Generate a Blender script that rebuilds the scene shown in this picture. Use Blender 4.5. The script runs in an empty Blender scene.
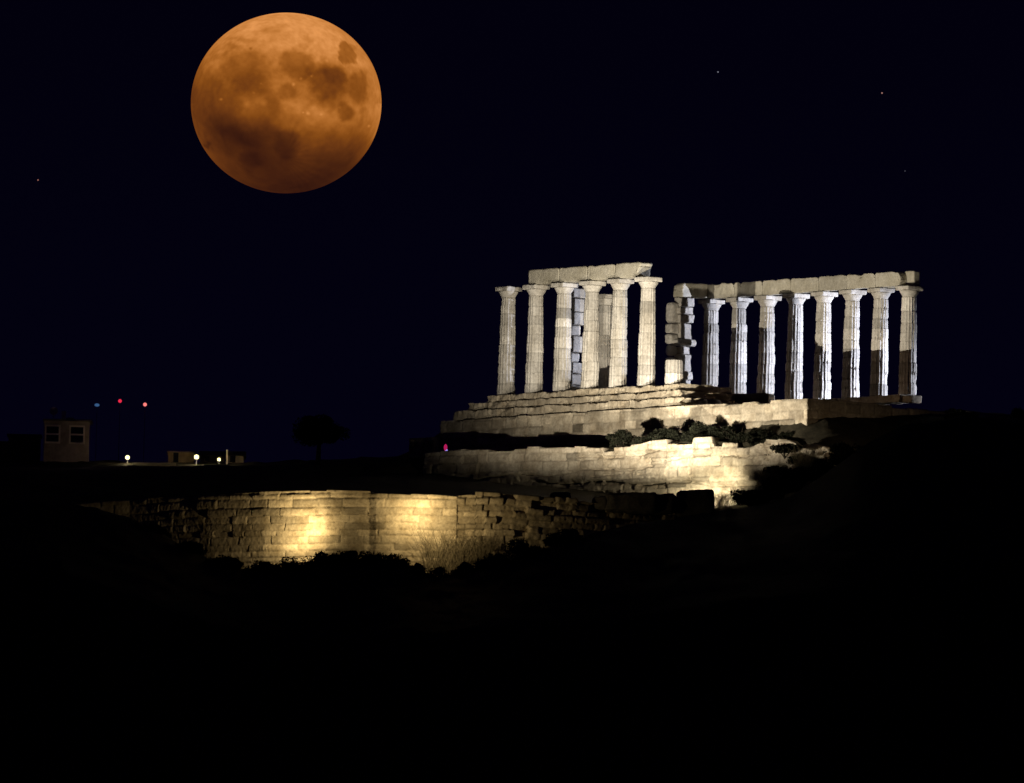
import bpy, bmesh, math, random
import numpy as np
from mathutils import Vector, Matrix

# ------------------------------------------------------------------ scene, camera, sky, lights
scene = bpy.context.scene
col = scene.collection
W_, H_ = 1024, 783
F = 20900.0                                  # focal length in pixels (long telephoto, moon = 0.52 deg)
DIST = 1168.0                                # metres from the lens to the temple
ELEV, ROLL = math.radians(4.0), math.radians(1.4)
R0 = np.array([1.0, 0, 0]); U0 = np.array([0, -math.sin(ELEV), math.cos(ELEV)]); FW = np.array([0, math.cos(ELEV), math.sin(ELEV)])
CR = math.cos(ROLL) * R0 + math.sin(ROLL) * U0
CU = math.cos(ROLL) * U0 - math.sin(ROLL) * R0

def ray(px, py):
    return FW + CR * (px - W_ / 2) / F - CU * (py - H_ / 2) / F

CAM = -DIST * ray(646, 386)                  # world origin = foot of the nearest standing column of the front row

def at(px, py, Y):
    """world point at depth Y (metres along world y) seen at a pixel: used to trace the site and place its things from the photograph"""
    d = ray(px, py)
    t = (Y - CAM[1]) / d[1]
    return CAM + d * t

cam_data = bpy.data.cameras.new('camera'); cam = bpy.data.objects.new('camera', cam_data); col.objects.link(cam)
cam_data.sensor_width = 36.0; cam_data.lens = F / W_ * 36.0
cam_data.clip_start = 1.0; cam_data.clip_end = 200000.0
m = Matrix(((CR[0], CU[0], -FW[0], CAM[0]), (CR[1], CU[1], -FW[1], CAM[1]), (CR[2], CU[2], -FW[2], CAM[2]), (0, 0, 0, 1)))
cam.matrix_world = m
scene.camera = cam
scene.view_settings.view_transform = 'Standard'; scene.view_settings.look = 'None'
scene.view_settings.exposure = 0; scene.view_settings.gamma = 1
scene.cycles.use_denoising = True
scene.cycles.sample_clamp_indirect = 4.0

world = bpy.data.worlds.new('World'); scene.world = world; world.use_nodes = True
wn = world.node_tree.nodes; wl = world.node_tree.links; wn.clear()
wo = wn.new('ShaderNodeOutputWorld'); bg = wn.new('ShaderNodeBackground')
wl.new(bg.outputs[0], wo.inputs[0])
tc = wn.new('ShaderNodeTexCoord'); sp = wn.new('ShaderNodeSeparateXYZ'); wl.new(tc.outputs['Generated'], sp.inputs[0])
rp = wn.new('ShaderNodeValToRGB'); wl.new(sp.outputs['Z'], rp.inputs[0])
rp.color_ramp.elements[0].position = 0.055; rp.color_ramp.elements[0].color = (0.0010, 0.0008, 0.0058, 1)
rp.color_ramp.elements[1].position = 0.085; rp.color_ramp.elements[1].color = (0.0007, 0.0004, 0.0038, 1)
wl.new(rp.outputs[0], bg.inputs[0]); bg.inputs[1].default_value = 1.0

def light(name, kind, loc, target, power, color, size=0.15, spot=40, blend=0.6):
    ld = bpy.data.lights.new(name, kind); ld.energy = power; ld.color = color
    if kind == 'SPOT':
        ld.spot_size = math.radians(spot); ld.spot_blend = blend
    if kind in ('SPOT', 'POINT'): ld.shadow_soft_size = size
    o = bpy.data.objects.new(name, ld); col.objects.link(o); o.location = loc
    if target is not None:
        o.rotation_euler = (Vector(target) - Vector(loc)).to_track_quat('-Z', 'Y').to_euler()
    return o

# the moon as a very weak orange light from behind the hill
ml = bpy.data.lights.new('moonlight', 'SUN'); ml.energy = 0.006; ml.angle = math.radians(0.5); ml.color = (1, .62, .32)
mo = bpy.data.objects.new('moonlight', ml); col.objects.link(mo)
mo.rotation_euler = Vector(-ray(286, 103)).to_track_quat('-Z', 'Y').to_euler()

WARM = (1.0, .88, .69); SODIUM = (1.0, .78, .42); COOL = (.78, .82, 1.0)
RV = np.array([.62, -.785, 0.0]); RV /= np.linalg.norm(RV)         # along the colonnades, towards the right and the viewer
PV = np.array([-RV[1], RV[0], 0.0])                                # across the temple, towards the far colonnade
SP = 2.52; TW = 12.68
def stn(k, t, z=0.0):
    """temple plan: k = column spacings to the left of the origin column, t = metres across the temple"""
    return -k * SP * RV + t * PV + np.array([0, 0, z])

fl = at(432, 501, -26.2)
light('temple_flood', 'SPOT', fl, fl + 30 * np.array([math.cos(math.radians(50)), math.sin(math.radians(50)), .29]), 50000, WARM, .03, 86, 1.0)
light('step_flood', 'SPOT', at(684, 474, -18.5), stn(.2, -.3, 2.4), 17000, WARM, .08, 50, 1.0)
light('podium_side_fill', 'SPOT', at(862, 438, -21.0), stn(-6.38, 3, -1.8), 150, (1, .72, .42), .15, 90, 1.0)  # added fill with no visible source, brightens the podium's right-hand side
light('middle_wall_flood', 'SPOT', at(702, 489, -14.2), at(701, 482, -10.4), 1500, (1, .87, .6), .12, 130, 1.0)
light('low_wall_flood', 'SPOT', at(299, 531, -28.7), at(298, 520, -26), 900, SODIUM, .08, 160, 1.0)
light('low_wall_flood', 'SPOT', at(414, 512, -30.0), at(412, 504, -27.5), 330, SODIUM, .08, 160, 1.0)
light('low_wall_flood', 'SPOT', at(432, 530, -32.6), at(445, 512, -27.5), 720, SODIUM, .08, 130, 1.0)
for k_, t_, w_ in ((-3.4, 7.0, 60), (1.5, 7.5, 45)):
    light('inner_fill_light', 'POINT', stn(k_, t_, -.3), None, w_, (1, .66, .40), .15)  # unseen warm fill, added to lift the dark feet of the back row
light('cool_flood', 'SPOT', np.array([27.0, 4.5, -.6]), stn(1.6, TW, .4), 42000, COOL, .12, 78, 1.0)

# ------------------------------------------------------------------ helpers
def tag(o, label=None, cat=None, group=None, kind=None):
    if label: o['label'] = label
    if cat: o['category'] = cat
    if group: o['group'] = group
    if kind: o['kind'] = kind
    return o

def empty(name, loc, label, cat, group=None):
    o = bpy.data.objects.new(name, None); col.objects.link(o); o.location = loc; o.empty_display_size = .3
    return tag(o, label, cat, group)

def mesh_obj(name, verts, faces, mat, parent=None, tint=None, smooth=True, loc=None):
    """verts are world coordinates; the object's origin goes to loc (or the parent's place)"""
    v = np.asarray(verts, float)
    base = np.zeros(3)
    if loc is not None: base = np.asarray(loc, float)
    elif parent is not None: base = np.array(parent.location) if parent.parent is None else np.array(parent.parent.location)
    me = bpy.data.meshes.new(name)
    me.from_pydata([tuple(p) for p in (v - base)], [], [tuple(f) for f in faces])
    if tint is not None:
        a = me.attributes.new('tint', 'FLOAT', 'POINT'); a.data.foreach_set('value', np.asarray(tint, np.float32))
    me.materials.append(mat)
    if smooth: me.polygons.foreach_set('use_smooth', [True] * len(me.polygons))
    me.update()
    o = bpy.data.objects.new(name, me); col.objects.link(o)
    if parent is not None: o.parent = parent
    else: o.location = base
    return o

def _h(ix, iy, iz, seed):
    n = (ix * 374761393 + iy * 668265263 + iz * 2147483647 + seed * 1274126177) & 0xffffffff
    n = ((n ^ (n >> 13)) * 1274126177) & 0xffffffff
    return ((n ^ (n >> 16)) & 0xffff) / 65535.0
def vnoise(p, seed=0):
    p = np.asarray(p, float); i = np.floor(p).astype(np.int64); f = p - i; f = f * f * (3 - 2 * f)
    r = 0
    for dx in (0, 1):
        for dy in (0, 1):
            for dz in (0, 1):
                w = (f[..., 0] if dx else 1 - f[..., 0]) * (f[..., 1] if dy else 1 - f[..., 1]) * (f[..., 2] if dz else 1 - f[..., 2])
                r = r + w * _h(i[..., 0] + dx, i[..., 1] + dy, i[..., 2] + dz, seed)
    return r * 2 - 1
def fbm(p, seed=0, oct=4):
    r = 0; a = 1.0; p = np.asarray(p, float)
    for o in range(oct):
        r = r + a * vnoise(p * (2 ** o), seed + o * 17); a *= .5
    return r / 1.8
def p3(x, y, z): return np.stack([x, y, z], -1)

def grid_faces(n, m, off=0):
    i = np.arange(n - 1)[:, None] * m + np.arange(m - 1)[None, :] + off
    return np.stack([i, i + m, i + m + 1, i + 1], -1).reshape(-1, 4).tolist()

# ------------------------------------------------------------------ materials
def stone_mat(name, base, dark, stain=.5, bump=.35, scale=1.0, streak=0.0, rough=.85):
    mt = bpy.data.materials.new(name); mt.use_nodes = True
    n = mt.node_tree.nodes; l = mt.node_tree.links; b = n['Principled BSDF']
    g = n.new('ShaderNodeNewGeometry')
    mp = n.new('ShaderNodeMapping'); mp.inputs['Scale'].default_value = (scale, scale, scale * (.35 if streak else 1))
    l.new(g.outputs['Position'], mp.inputs[0])
    n1 = n.new('ShaderNodeTexNoise'); n1.inputs['Scale'].default_value = 1.1; n1.inputs['Detail'].default_value = 8; n1.inputs['Roughness'].default_value = .65
    l.new(mp.outputs[0], n1.inputs['Vector'])
    r1 = n.new('ShaderNodeValToRGB'); r1.color_ramp.elements[0].position = .36; r1.color_ramp.elements[1].position = .62
    r1.color_ramp.elements[0].color = (*dark, 1); r1.color_ramp.elements[1].color = (*base, 1)
    l.new(n1.outputs['Fac'], r1.inputs[0])
    n2 = n.new('ShaderNodeTexNoise'); n2.inputs['Scale'].default_value = 7.0; n2.inputs['Detail'].default_value = 6; n2.inputs['Roughness'].default_value = .7
    l.new(g.outputs['Position'], n2.inputs['Vector'])
    mr = n.new('ShaderNodeMapRange'); mr.inputs['From Min'].default_value = .3; mr.inputs['From Max'].default_value = .7
    mr.inputs['To Min'].default_value = 1 - stain; mr.inputs['To Max'].default_value = 1.12
    l.new(n2.outputs['Fac'], mr.inputs['Value'])
    at_ = n.new('ShaderNodeAttribute'); at_.attribute_name = 'tint'
    ad = n.new('ShaderNodeMath'); ad.operation = 'ADD'; ad.inputs[1].default_value = 1.0; l.new(at_.outputs['Fac'], ad.inputs[0])
    mm = n.new('ShaderNodeMath'); mm.operation = 'MULTIPLY'; l.new(mr.outputs[0], mm.inputs[0]); l.new(ad.outputs[0], mm.inputs[1])
    mx = n.new('ShaderNodeVectorMath'); mx.operation = 'SCALE'; l.new(r1.outputs[0], mx.inputs[0]); l.new(mm.outputs[0], mx.inputs['Scale'])
    l.new(mx.outputs[0], b.inputs['Base Color'])
    b.inputs['Roughness'].default_value = rough; b.inputs['Specular IOR Level'].default_value = .2
    n3 = n.new('ShaderNodeTexNoise'); n3.inputs['Scale'].default_value = 9.0; n3.inputs['Detail'].default_value = 8; n3.inputs['Roughness'].default_value = .75
    l.new(g.outputs['Position'], n3.inputs['Vector'])
    bp = n.new('ShaderNodeBump'); bp.inputs['Strength'].default_value = bump; bp.inputs['Distance'].default_value = .05
    l.new(n3.outputs['Fac'], bp.inputs['Height']); l.new(bp.outputs[0], b.inputs['Normal'])
    return mt

def plain(name, c, rough=.8, metal=0.0, var=.3):
    mt = bpy.data.materials.new(name); mt.use_nodes = True
    n = mt.node_tree.nodes; l = mt.node_tree.links; b = n['Principled BSDF']
    g = n.new('ShaderNodeNewGeometry'); nz = n.new('ShaderNodeTexNoise'); nz.inputs['Scale'].default_value = 3.0; nz.inputs['Detail'].default_value = 5
    l.new(g.outputs['Position'], nz.inputs['Vector'])
    r = n.new('ShaderNodeValToRGB'); r.color_ramp.elements[0].position = .35; r.color_ramp.elements[1].position = .65
    r.color_ramp.elements[0].color = tuple(x * (1 - var) for x in c) + (1,); r.color_ramp.elements[1].color = tuple(min(1, x * (1 + var * .5)) for x in c) + (1,)
    l.new(nz.outputs['Fac'], r.inputs[0]); l.new(r.outputs[0], b.inputs['Base Color'])
    b.inputs['Roughness'].default_value = rough; b.inputs['Metallic'].default_value = metal
    return mt

def glow(name, c, s):
    mt = bpy.data.materials.new(name); mt.use_nodes = True
    n = mt.node_tree.nodes; l = mt.node_tree.links; n.clear()
    o = n.new('ShaderNodeOutputMaterial'); e = n.new('ShaderNodeEmission'); e.inputs[0].default_value = (*c, 1); e.inputs[1].default_value = s
    l.new(e.outputs[0], o.inputs[0]); return mt

MARBLE = stone_mat('weathered_marble', (.68, .655, .61), (.42, .39, .34), .36, .4, .9, 1)
ARCHI = stone_mat('architrave_marble', (.58, .55, .47), (.42, .39, .31), .25, .45, .9)
PODIUM = stone_mat('podium_limestone', (.52, .46, .36), (.30, .25, .18), .38, .5, .9)
WALL = stone_mat('fort_wall_stone', (.50, .41, .27), (.30, .235, .14), .35, .5, 1.1)
ROCK = stone_mat('rock', (.16, .14, .11), (.07, .06, .05), .5, .6, 1.0)
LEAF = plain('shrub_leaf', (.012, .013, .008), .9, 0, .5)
LEAF.node_tree.nodes['Principled BSDF'].inputs['Specular IOR Level'].default_value = .08
TWIG = plain('dry_twig', (.14, .11, .06), .9, 0, .4)
BARK = plain('bark', (.07, .05, .035), .9)
PLASTER = plain('plaster', (.36, .27, .27), .9, 0, .25)
DARKPL = plain('dark_plaster', (.13, .09, .08), .9)
FRAME = plain('white_paint', (.75, .62, .60), .5, 0, .1)
GLASS = plain('dark_glass', (.01, .01, .012), .15, 0, .2)
METAL = plain('galvanised_metal', (.25, .25, .26), .5, .6, .2)

# ------------------------------------------------------------------ site lines, mostly traced from image pixels at chosen depths
def curve(knots):
    P = np.array([at(*k) for k in knots]); P = P[np.argsort(P[:, 0])]
    return P
def ev(P, xs):
    y = np.interp(xs, P[:, 0], P[:, 1]); z = np.interp(xs, P[:, 0], P[:, 2]); return y, z

wall1_top = [(60, 506, -15), (130, 499, -17.5), (215, 494.5, -22.5), (300, 490, -26.5), (345, 490.5, -28), (400, 492, -28.8), (456, 496, -29),
             (470, 491.5, -28.7), (560, 497, -26.5), (640, 502, -24), (720, 508, -21)]
wall2_top = [(424, 452, 2), (470, 447, 0), (560, 445.5, -4), (640, 444, -8), (670, 439.5, -9.5), (712, 436, -11), (760, 438, -13), (800, 441, -15), (846, 450, -17.5)]
pod_c = -6.38                                   # station of the podium's right-hand corner
def pod(k, t, z): return stn(k, t, z)

xs = np.concatenate([-np.geomspace(3000, 45, 26)[:-1], np.arange(-44, 40, .3), np.geomspace(41, 3000, 26)])
def shift(knots, dy, dpy): return curve([(a, b + dpy, c + dy) for a, b, c in knots])
c_rows = []
def row(P, drop_out=0.0, flat=None):
    y, z = ev(P, xs)
    out = np.maximum(np.abs(xs) - 42, 0)
    z = np.maximum(z - out * .05 - drop_out * out, -90)
    c_rows.append((y, z))
n_ = np.ones_like(xs)
c_rows.append((n_ * -4000, n_ * (CAM[2] - 3.0)))
c_rows.append((n_ * -1300, n_ * (CAM[2] - 1.9)))
c_rows.append((n_ * -1000, n_ * (CAM[2] - 2.4)))
c_rows.append((n_ * -160, n_ * -76.0))
c_rows.append((n_ * -90, n_ * -47.0))
row(curve([(-60, 560, -48), (60, 570, -48), (200, 620, -50), (300, 640, -50), (600, 620, -50), (1024, 560, -48)]))
crest = [(-60, 498, -30), (60, 502, -31), (130, 517, -32), (175, 540, -34), (215, 560, -35.5), (262, 570, -36.5), (300, 568, -36.8), (345, 561, -37), (374, 562, -37), (400, 567, -37), (430, 578, -37), (466, 574, -36.7), (496, 564, -36.2), (540, 550, -35.5), (566, 540, -34.5), (600, 530, -33),
         (650, 519, -30), (700, 512, -27), (745, 507, -25), (790, 496, -25), (830, 470, -25), (860, 447, -25), (905, 424, -24), (960, 415, -22), (1040, 422, -20), (1200, 440, -18)]
row(curve(crest))
W1 = [(60, 506, -15, 603), (130, 499, -17.5, 590), (215, 494.5, -22.5, 592), (265, 491, -25.2, 592), (300, 489.5, -26.6, 590), (327, 489.5, -27.3, 589), (370, 491, -27.65, 590), (377, 491, -27.9, 591),
      (400, 492.2, -28.15, 594), (430, 494, -28.5, 596), (456, 496.5, -28.6, 592), (470, 491, -28.4, 590), (500, 492.5, -27.9, 582), (560, 497, -26.5, 560), (600, 500, -25.2, 548), (640, 502, -24, 532), (725, 508, -21, 514)]
row(curve([(-60, 604, -16)] + [(a, d, c + .14) for a, b, c, d in W1] + [(790, 497, -22), (830, 472, -23), (860, 449, -23), (905, 426, -22), (960, 416, -20), (1040, 424, -18), (1200, 442, -15)]))
row(curve([(-60, 508, -14.3)] + [(a, b + 14, c + .65) for a, b, c, d in W1] + [(790, 497, -20), (830, 473, -21.5), (860, 451, -21.5), (905, 428, -20), (960, 417, -18), (1040, 425, -16), (1200, 443, -12)]))
w2b = [(-60, 484, 3), (130, 480, 3), (300, 478, 3), (424, 472, 2.15), (470, 477, .15), (560, 487, -3.85), (600, 491, -5.85), (640, 496, -7.85), (670, 501, -9.35), (712, 505, -10.85), (760, 499, -12.85), (800, 488, -14.85), (846, 474, -17.35),
       (870, 450, -17.5), (905, 428, -15), (960, 417, -13), (1040, 424, -12), (1200, 442, -8)]
row(curve(w2b))
row(curve([(-60, 470, 8), (130, 470, 8), (300, 468, 7), (424, 455, 2.5)] + [(a, b + 3, c + .55) for a, b, c in wall2_top[1:]] + [(870, 445, -14), (905, 424, -12), (960, 415, -10), (1040, 423, -9), (1200, 442, -5)]))
# foot of the podium
pf = []
for k, z in ((8.4, -4.1), (6.5, -3.6), (4, -3.5), (1, -3.45), (-2, -3.3), (-6.3, -2.9)):
    p = stn(k, -1.7, z); pf.append(p)
for t, z in ((-.5, -2.7), (4, -2.2), (8, -1.8), (13, -1.3)):
    p = stn(pod_c - .25, t, z); pf.append(p)
pf += [np.array(at(-60, 467, 28)), np.array(at(130, 466, 28)), np.array(at(300, 464, 26)), np.array(at(400, 456, 24)), np.array(at(960, 411, 2)), np.array(at(1040, 419, 4)), np.array(at(1200, 440, 8))]
pf = np.array(pf); pf = pf[np.argsort(pf[:, 0])]; row(pf)
pb = pf.copy(); pb[:, 1] += 2.2; inner = (pb[:, 0] > -10) & (pb[:, 0] < 17); pb[inner, 2] = -1.6
# keep the ground inside the podium low
row(pb)
row(curve([(-60, 462, 42), (100, 461, 42), (180, 463, 42), (300, 461, 42), (400, 456, 40), (450, 425, 38), (600, 412, 34), (900, 412, 30), (960, 410, 24), (1040, 418, 22), (1200, 440, 20)]))
row(curve([(-60, 464, 75), (180, 464, 75), (400, 462, 75), (600, 450, 75), (1040, 440, 70), (1200, 450, 70)]))
c_rows.append((n_ * 180, n_ * -25.0)); c_rows.append((n_ * 500, n_ * -90.0))
subs = [1, 2, 4, 5, 16, 24, 14, 8, 20, 3, 22, 8, 6, 20, 10, 6, 4]
G = []
for i in range(len(c_rows) - 1):
    (y0, z0), (y1, z1) = c_rows[i], c_rows[i + 1]
    s = subs[i] if i < len(subs) else 6
    for j in range(s): f = j / s; G.append((y0 * (1 - f) + y1 * f, z0 * (1 - f) + z1 * f))
G.append(c_rows[-1])
GY = np.array([g[0] for g in G]); GZ = np.array([g[1] for g in G]); GX = np.broadcast_to(xs, GY.shape)
near = np.clip((GY + 120) / 60, 0, 1) * np.clip((90 - GY) / 30, 0, 1)
nz = fbm(p3(GX * .45, GY * .45, GZ * 0), 3, 5) * .22 + np.abs(fbm(p3(GX * 1.3, GY * 1.3, GZ * 0), 9, 3)) * .12
GZ = GZ + nz * near * (np.abs(GX) < 60) - .1 * near
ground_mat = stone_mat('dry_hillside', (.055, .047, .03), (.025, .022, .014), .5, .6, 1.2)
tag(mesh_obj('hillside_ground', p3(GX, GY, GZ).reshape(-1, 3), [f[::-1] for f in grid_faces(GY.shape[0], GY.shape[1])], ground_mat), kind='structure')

def ground_z(x, y):
    j = int(np.argmin(np.abs(xs - x))); return float(np.interp(y, np.maximum.accumulate(GY[:, j]), GZ[:, j]))

# the sea all round the cape, out to the horizon
SEA = bpy.data.materials.new('night_sea'); SEA.use_nodes = True
sb = SEA.node_tree.nodes['Principled BSDF']; sb.inputs['Base Color'].default_value = (.004, .01, .018, 1); sb.inputs['Roughness'].default_value = .12
sn = SEA.node_tree.nodes.new('ShaderNodeTexNoise'); sn.inputs['Scale'].default_value = .3; sbp = SEA.node_tree.nodes.new('ShaderNodeBump'); sbp.inputs['Strength'].default_value = .4
sg = SEA.node_tree.nodes.new('ShaderNodeNewGeometry'); SEA.node_tree.links.new(sg.outputs['Position'], sn.inputs['Vector'])
SEA.node_tree.links.new(sn.outputs['Fac'], sbp.inputs['Height']); SEA.node_tree.links.new(sbp.outputs[0], sb.inputs['Normal'])
S = 40000
tag(mesh_obj('sea', [(-S, -S, -88), (S, -S, -88), (S, S, -88), (-S, S, -88)], [(0, 1, 2, 3)], SEA, smooth=False), kind='structure')

# ------------------------------------------------------------------ masonry walls as real relief
def masonry(name, path, ztop, zbot, courses, blen, mat, seed=0, relief=.06, groove=.05, gw=.045, thick=.8, tilt=0.0, step=.055, rag=.0, parent=None,
            offs=None, close=True, wavy=.03, missing=0.0, vj=1.0, chipa=.035, loc=None):
    """path: list of world (x, y); ztop, zbot: functions of arc position s. Blocks, joints and erosion are modelled in the front face."""
    rs = np.random.RandomState(seed)
    P = np.array(path, float); d = np.r_[0, np.cumsum(np.hypot(*np.diff(P, axis=0).T))]
    L = d[-1]; ns = int(L / step) + 1; s = np.linspace(0, L, ns)
    X = np.interp(s, d, P[:, 0]); Y = np.interp(s, d, P[:, 1])
    k = max(1, int(.25 / step)); ker = np.ones(2 * k + 1) / (2 * k + 1)
    tx = np.gradient(X); ty = np.gradient(Y); tx = np.convolve(np.pad(tx, k, 'edge'), ker, 'valid'); ty = np.convolve(np.pad(ty, k, 'edge'), ker, 'valid')
    q = np.hypot(tx, ty); nx, ny = ty / q, -tx / q
    zt = ztop(s); zb = zbot(s)
    H = (zt - zb).max(); nv = int(H / step) + 1
    v = np.linspace(0, 1, nv)
    # ragged top, cut block by block
    if rag:
        b = np.cumsum(rs.uniform(blen[0], blen[1], int(L / blen[0]) + 4)); idx = np.searchsorted(b, s)
        zt = zt - rs.choice([0, 0, .3, 1.0], len(b) + 2)[idx] * rag * rs.uniform(.5, 1, len(b) + 2)[idx]
    SS = np.broadcast_to(s[:, None], (ns, nv)); Z = zb[:, None] + (zt - zb)[:, None] * v[None, :]
    warp = fbm(p3(SS * .35, Z * .1, SS * 0), seed + 5, 3) * wavy + tilt * SS
    z0 = (zt.max() + .2); depth = z0 - (Z - warp)
    hs = rs.choice(courses, 200) * rs.uniform(.9, 1.1, 200); hb = np.r_[-5, -5 + np.cumsum(hs)]
    c = np.clip(np.searchsorted(hb, depth) - 1, 0, 199)
    dz = np.minimum(depth - hb[c], hb[c + 1] - depth)
    off = np.zeros_like(Z); tint = np.zeros_like(Z); dsx = np.ones_like(Z); rotd = np.zeros_like(Z)
    for ci in np.unique(c):
        mk = c == ci
        w = rs.uniform(blen[0], blen[1], int(L / blen[0]) + 4); bb = np.r_[-rs.uniform(0, blen[1]), 0]; bb = np.r_[bb[0], bb[0] + np.cumsum(w)]
        sj = SS[mk] + warp[mk] * .3 + .03 * vnoise(p3(SS[mk] * 0, Z[mk] * 4, Z[mk] * 0), seed + int(ci))
        bi = np.clip(np.searchsorted(bb, sj) - 1, 0, len(bb) - 2)
        dsx[mk] = np.minimum(sj - bb[bi], bb[bi + 1] - sj)
        o_ = rs.normal(0, relief, len(bb)); t_ = rs.normal(0, .19, len(bb)); r_ = rs.normal(0, relief * .8, len(bb))
        if missing: o_[rs.rand(len(bb)) < missing] -= .22
        off[mk] = o_[bi]; tint[mk] = t_[bi]; rotd[mk] = r_[bi] * ((sj - bb[bi]) / (bb[bi + 1] - bb[bi]) - .5)
    e = np.minimum(dz, dsx * vj); chip = fbm(p3(SS * 3.1, Z * 3.1, SS * 0 + seed), seed + 2, 4)
    ww = gw * (1 + 1.1 * chip).clip(.25, 3)
    gr = np.clip(1 - e / ww, 0, 1) ** 1.3
    pil = np.clip(1 - e / .18, 0, 1) ** 2 * .03
    D = off + rotd - gr * groove * np.clip(.6 + 1.2 * fbm(p3(SS * .9, Z * .9, SS * 0), seed + 44, 2), .15, 1.6) - pil + chipa * chip + .02 * fbm(p3(SS * 9, Z * 9, SS * 0), seed + 8, 3)
    if offs is not None: D = D + offs(SS, Z)
    tint = tint - gr * .30
    V = p3(X[:, None] + nx[:, None] * D, Y[:, None] + ny[:, None] * D, Z)
    cap = []; ct = []
    for f in (.35, 1.0):
        cap.append(p3(X - nx * thick * f, Y - ny * thick * f, zt - .02 * f + .03 * fbm(p3(s * 2, s * 0, s * 0 + f), seed + 6, 2)))
    cap.append(p3(X - nx * thick, Y - ny * thick, zb))
    V = np.concatenate([V, np.stack(cap, 1)], 1); T = np.concatenate([tint, np.repeat(tint[:, -1:], 3, 1)], 1)
    n, mm_ = V.shape[:2]; faces = grid_faces(n, mm_)
    if close: faces += [list(range(mm_))[::1], [(n - 1) * mm_ + i for i in range(mm_)][::-1]]
    if loc is None and parent is None: loc = (V[n // 2, 0, 0], V[n // 2, 0, 1], V[n // 2, 0, 2])
    return mesh_obj(name, V.reshape(-1, 3), faces, mat, parent, T.reshape(-1), loc=loc)

def profile(knots):
    P = np.array([at(*k) for k in knots]); d = np.r_[0, np.cumsum(np.hypot(*np.diff(P[:, :2], axis=0).T))]
    return P[:, :2], d, P[:, 2]

def const(z): return lambda s: np.zeros_like(s) + z
def interp(d, z): return lambda s: np.interp(s, d, z)

# low fortification wall: two builds meeting at a ragged vertical joint
pA, dA, zA = profile([(60, 506, -15), (130, 499, -17.5), (215, 494.5, -22.5), (265, 491, -25.2), (300, 489.5, -26.6), (327, 489.5, -27.3), (370, 491, -27.65), (377, 491, -27.9),
                      (400, 492.2, -28.15), (430, 494, -28.5), (457, 496.5, -28.7)])
oA = masonry('fort_wall', pA, interp(dA, zA), interp(dA, zA - 6.2), [.28, .34, .38, .46], (.8, 2.6), WALL, 11, .038, .08, .045, .9, rag=.14, wavy=.14, vj=1.5, chipa=.022)
tag(oA, 'long low ashlar wall of tan stone carrying the two bright yellow light pools', 'wall')
pB, dB, zB = profile([(456, 492, -28.55), (470, 491, -28.4), (500, 492.5, -27.9), (560, 497, -26.5), (640, 502, -24), (725, 508, -21)])
oB = masonry('fort_wall', pB, interp(dB, zB), interp(dB, zB - 5.6), [.30, .36, .44], (.5, 1.7), WALL, 23, .085, .09, .06, .9, rag=.22, wavy=.12, missing=.05)
tag(oB, 'rough dim brown wall of thinner courses running right from the ragged joint', 'wall')

# middle retaining wall, broken and bush-grown on its right
p2, d2, z2 = profile([(424, 453, 2), (470, 448.5, 0), (560, 446, -4), (600, 447, -6), (640, 444, -8), (652, 440.5, -8.6), (670, 439, -9.5), (712, 436.5, -11), (714, 440.5, -11.1), (745, 442, -12.4), (760, 437, -13), (790, 440, -14.5), (800, 447, -15), (812, 442, -15.6), (846, 452, -17.5)])
L2 = d2[-1]
def off2(s, z):
    f = s / L2
    ledge = 0
    for (zc, a, b, w) in ((-4.35, .30, .62, .05), (-4.75, .52, .95, .035), (-5.1, .0, .6, .04), (-5.95, .2, .78, .06), (-5.5, .35, .6, .025), (-6.5, .1, .5, .04)):
        zz = zc - .10 * np.sin(s * 1.1 + zc * 9) - .08 * fbm(p3(s * 1.6, s * 0, s * 0 + zc), 5, 3) + (.05 if zc > -5.5 else -.05) * (s - L2 * .5) * .6
        wid = w * (1 + 1.2 * fbm(p3(s * 1.2, s * 0, s * 0), 12, 3)).clip(.2, 2.5)
        ledge = ledge - .28 * np.exp(-((z - zz) / wid) ** 2) * np.clip((f - a) * 12, 0, 1) * np.clip((b - f) * 12, 0, 1)
    hole = np.clip((fbm(p3(s * .9, z * 1.3, s * 0), 77, 4) - .12) * 7, 0, 1) * np.clip((f - .74) * 9, 0, 1)
    return ledge - hole * .5
o2 = masonry('terrace_wall', p2, interp(d2, z2), interp(d2, z2 - 4.2), [.30, .42, .55], (.7, 1.9), PODIUM, 31, .05, .08, .04, .9, rag=.35, wavy=.08, offs=off2, step=.06)
tag(o2, 'pale stone terrace wall with a white light pool below the temple platform', 'wall')

# ------------------------------------------------------------------ temple platform
plat = empty('temple_platform', stn(0, -1.9, -3.2), 'stepped marble platform under the temple with ashlar podium and corner at right', 'platform')
a, b_, c_ = stn(6.62, -1.45)[:2], stn(pod_c, -1.45)[:2], stn(pod_c, 14.2)[:2]
def ztp(s):
    L = 12.67 * SP
    return -1.40 + 0 * s
masonry('podium_wall', [a, b_, c_], ztp, const(-4.3), [.46, .50], (.9, 1.7), PODIUM, 41, .05, .09, .05, 1.0, rag=.16, wavy=.0, step=.07, parent=plat)
masonry('podium_wall', [stn(7.45, -2.0)[:2], stn(6.62, -2.0)[:2]], const(-2.35), const(-4.3), [.5], (.6, 1.0), PODIUM, 42, .03, .03, .03, 1.2, parent=plat)

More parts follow.
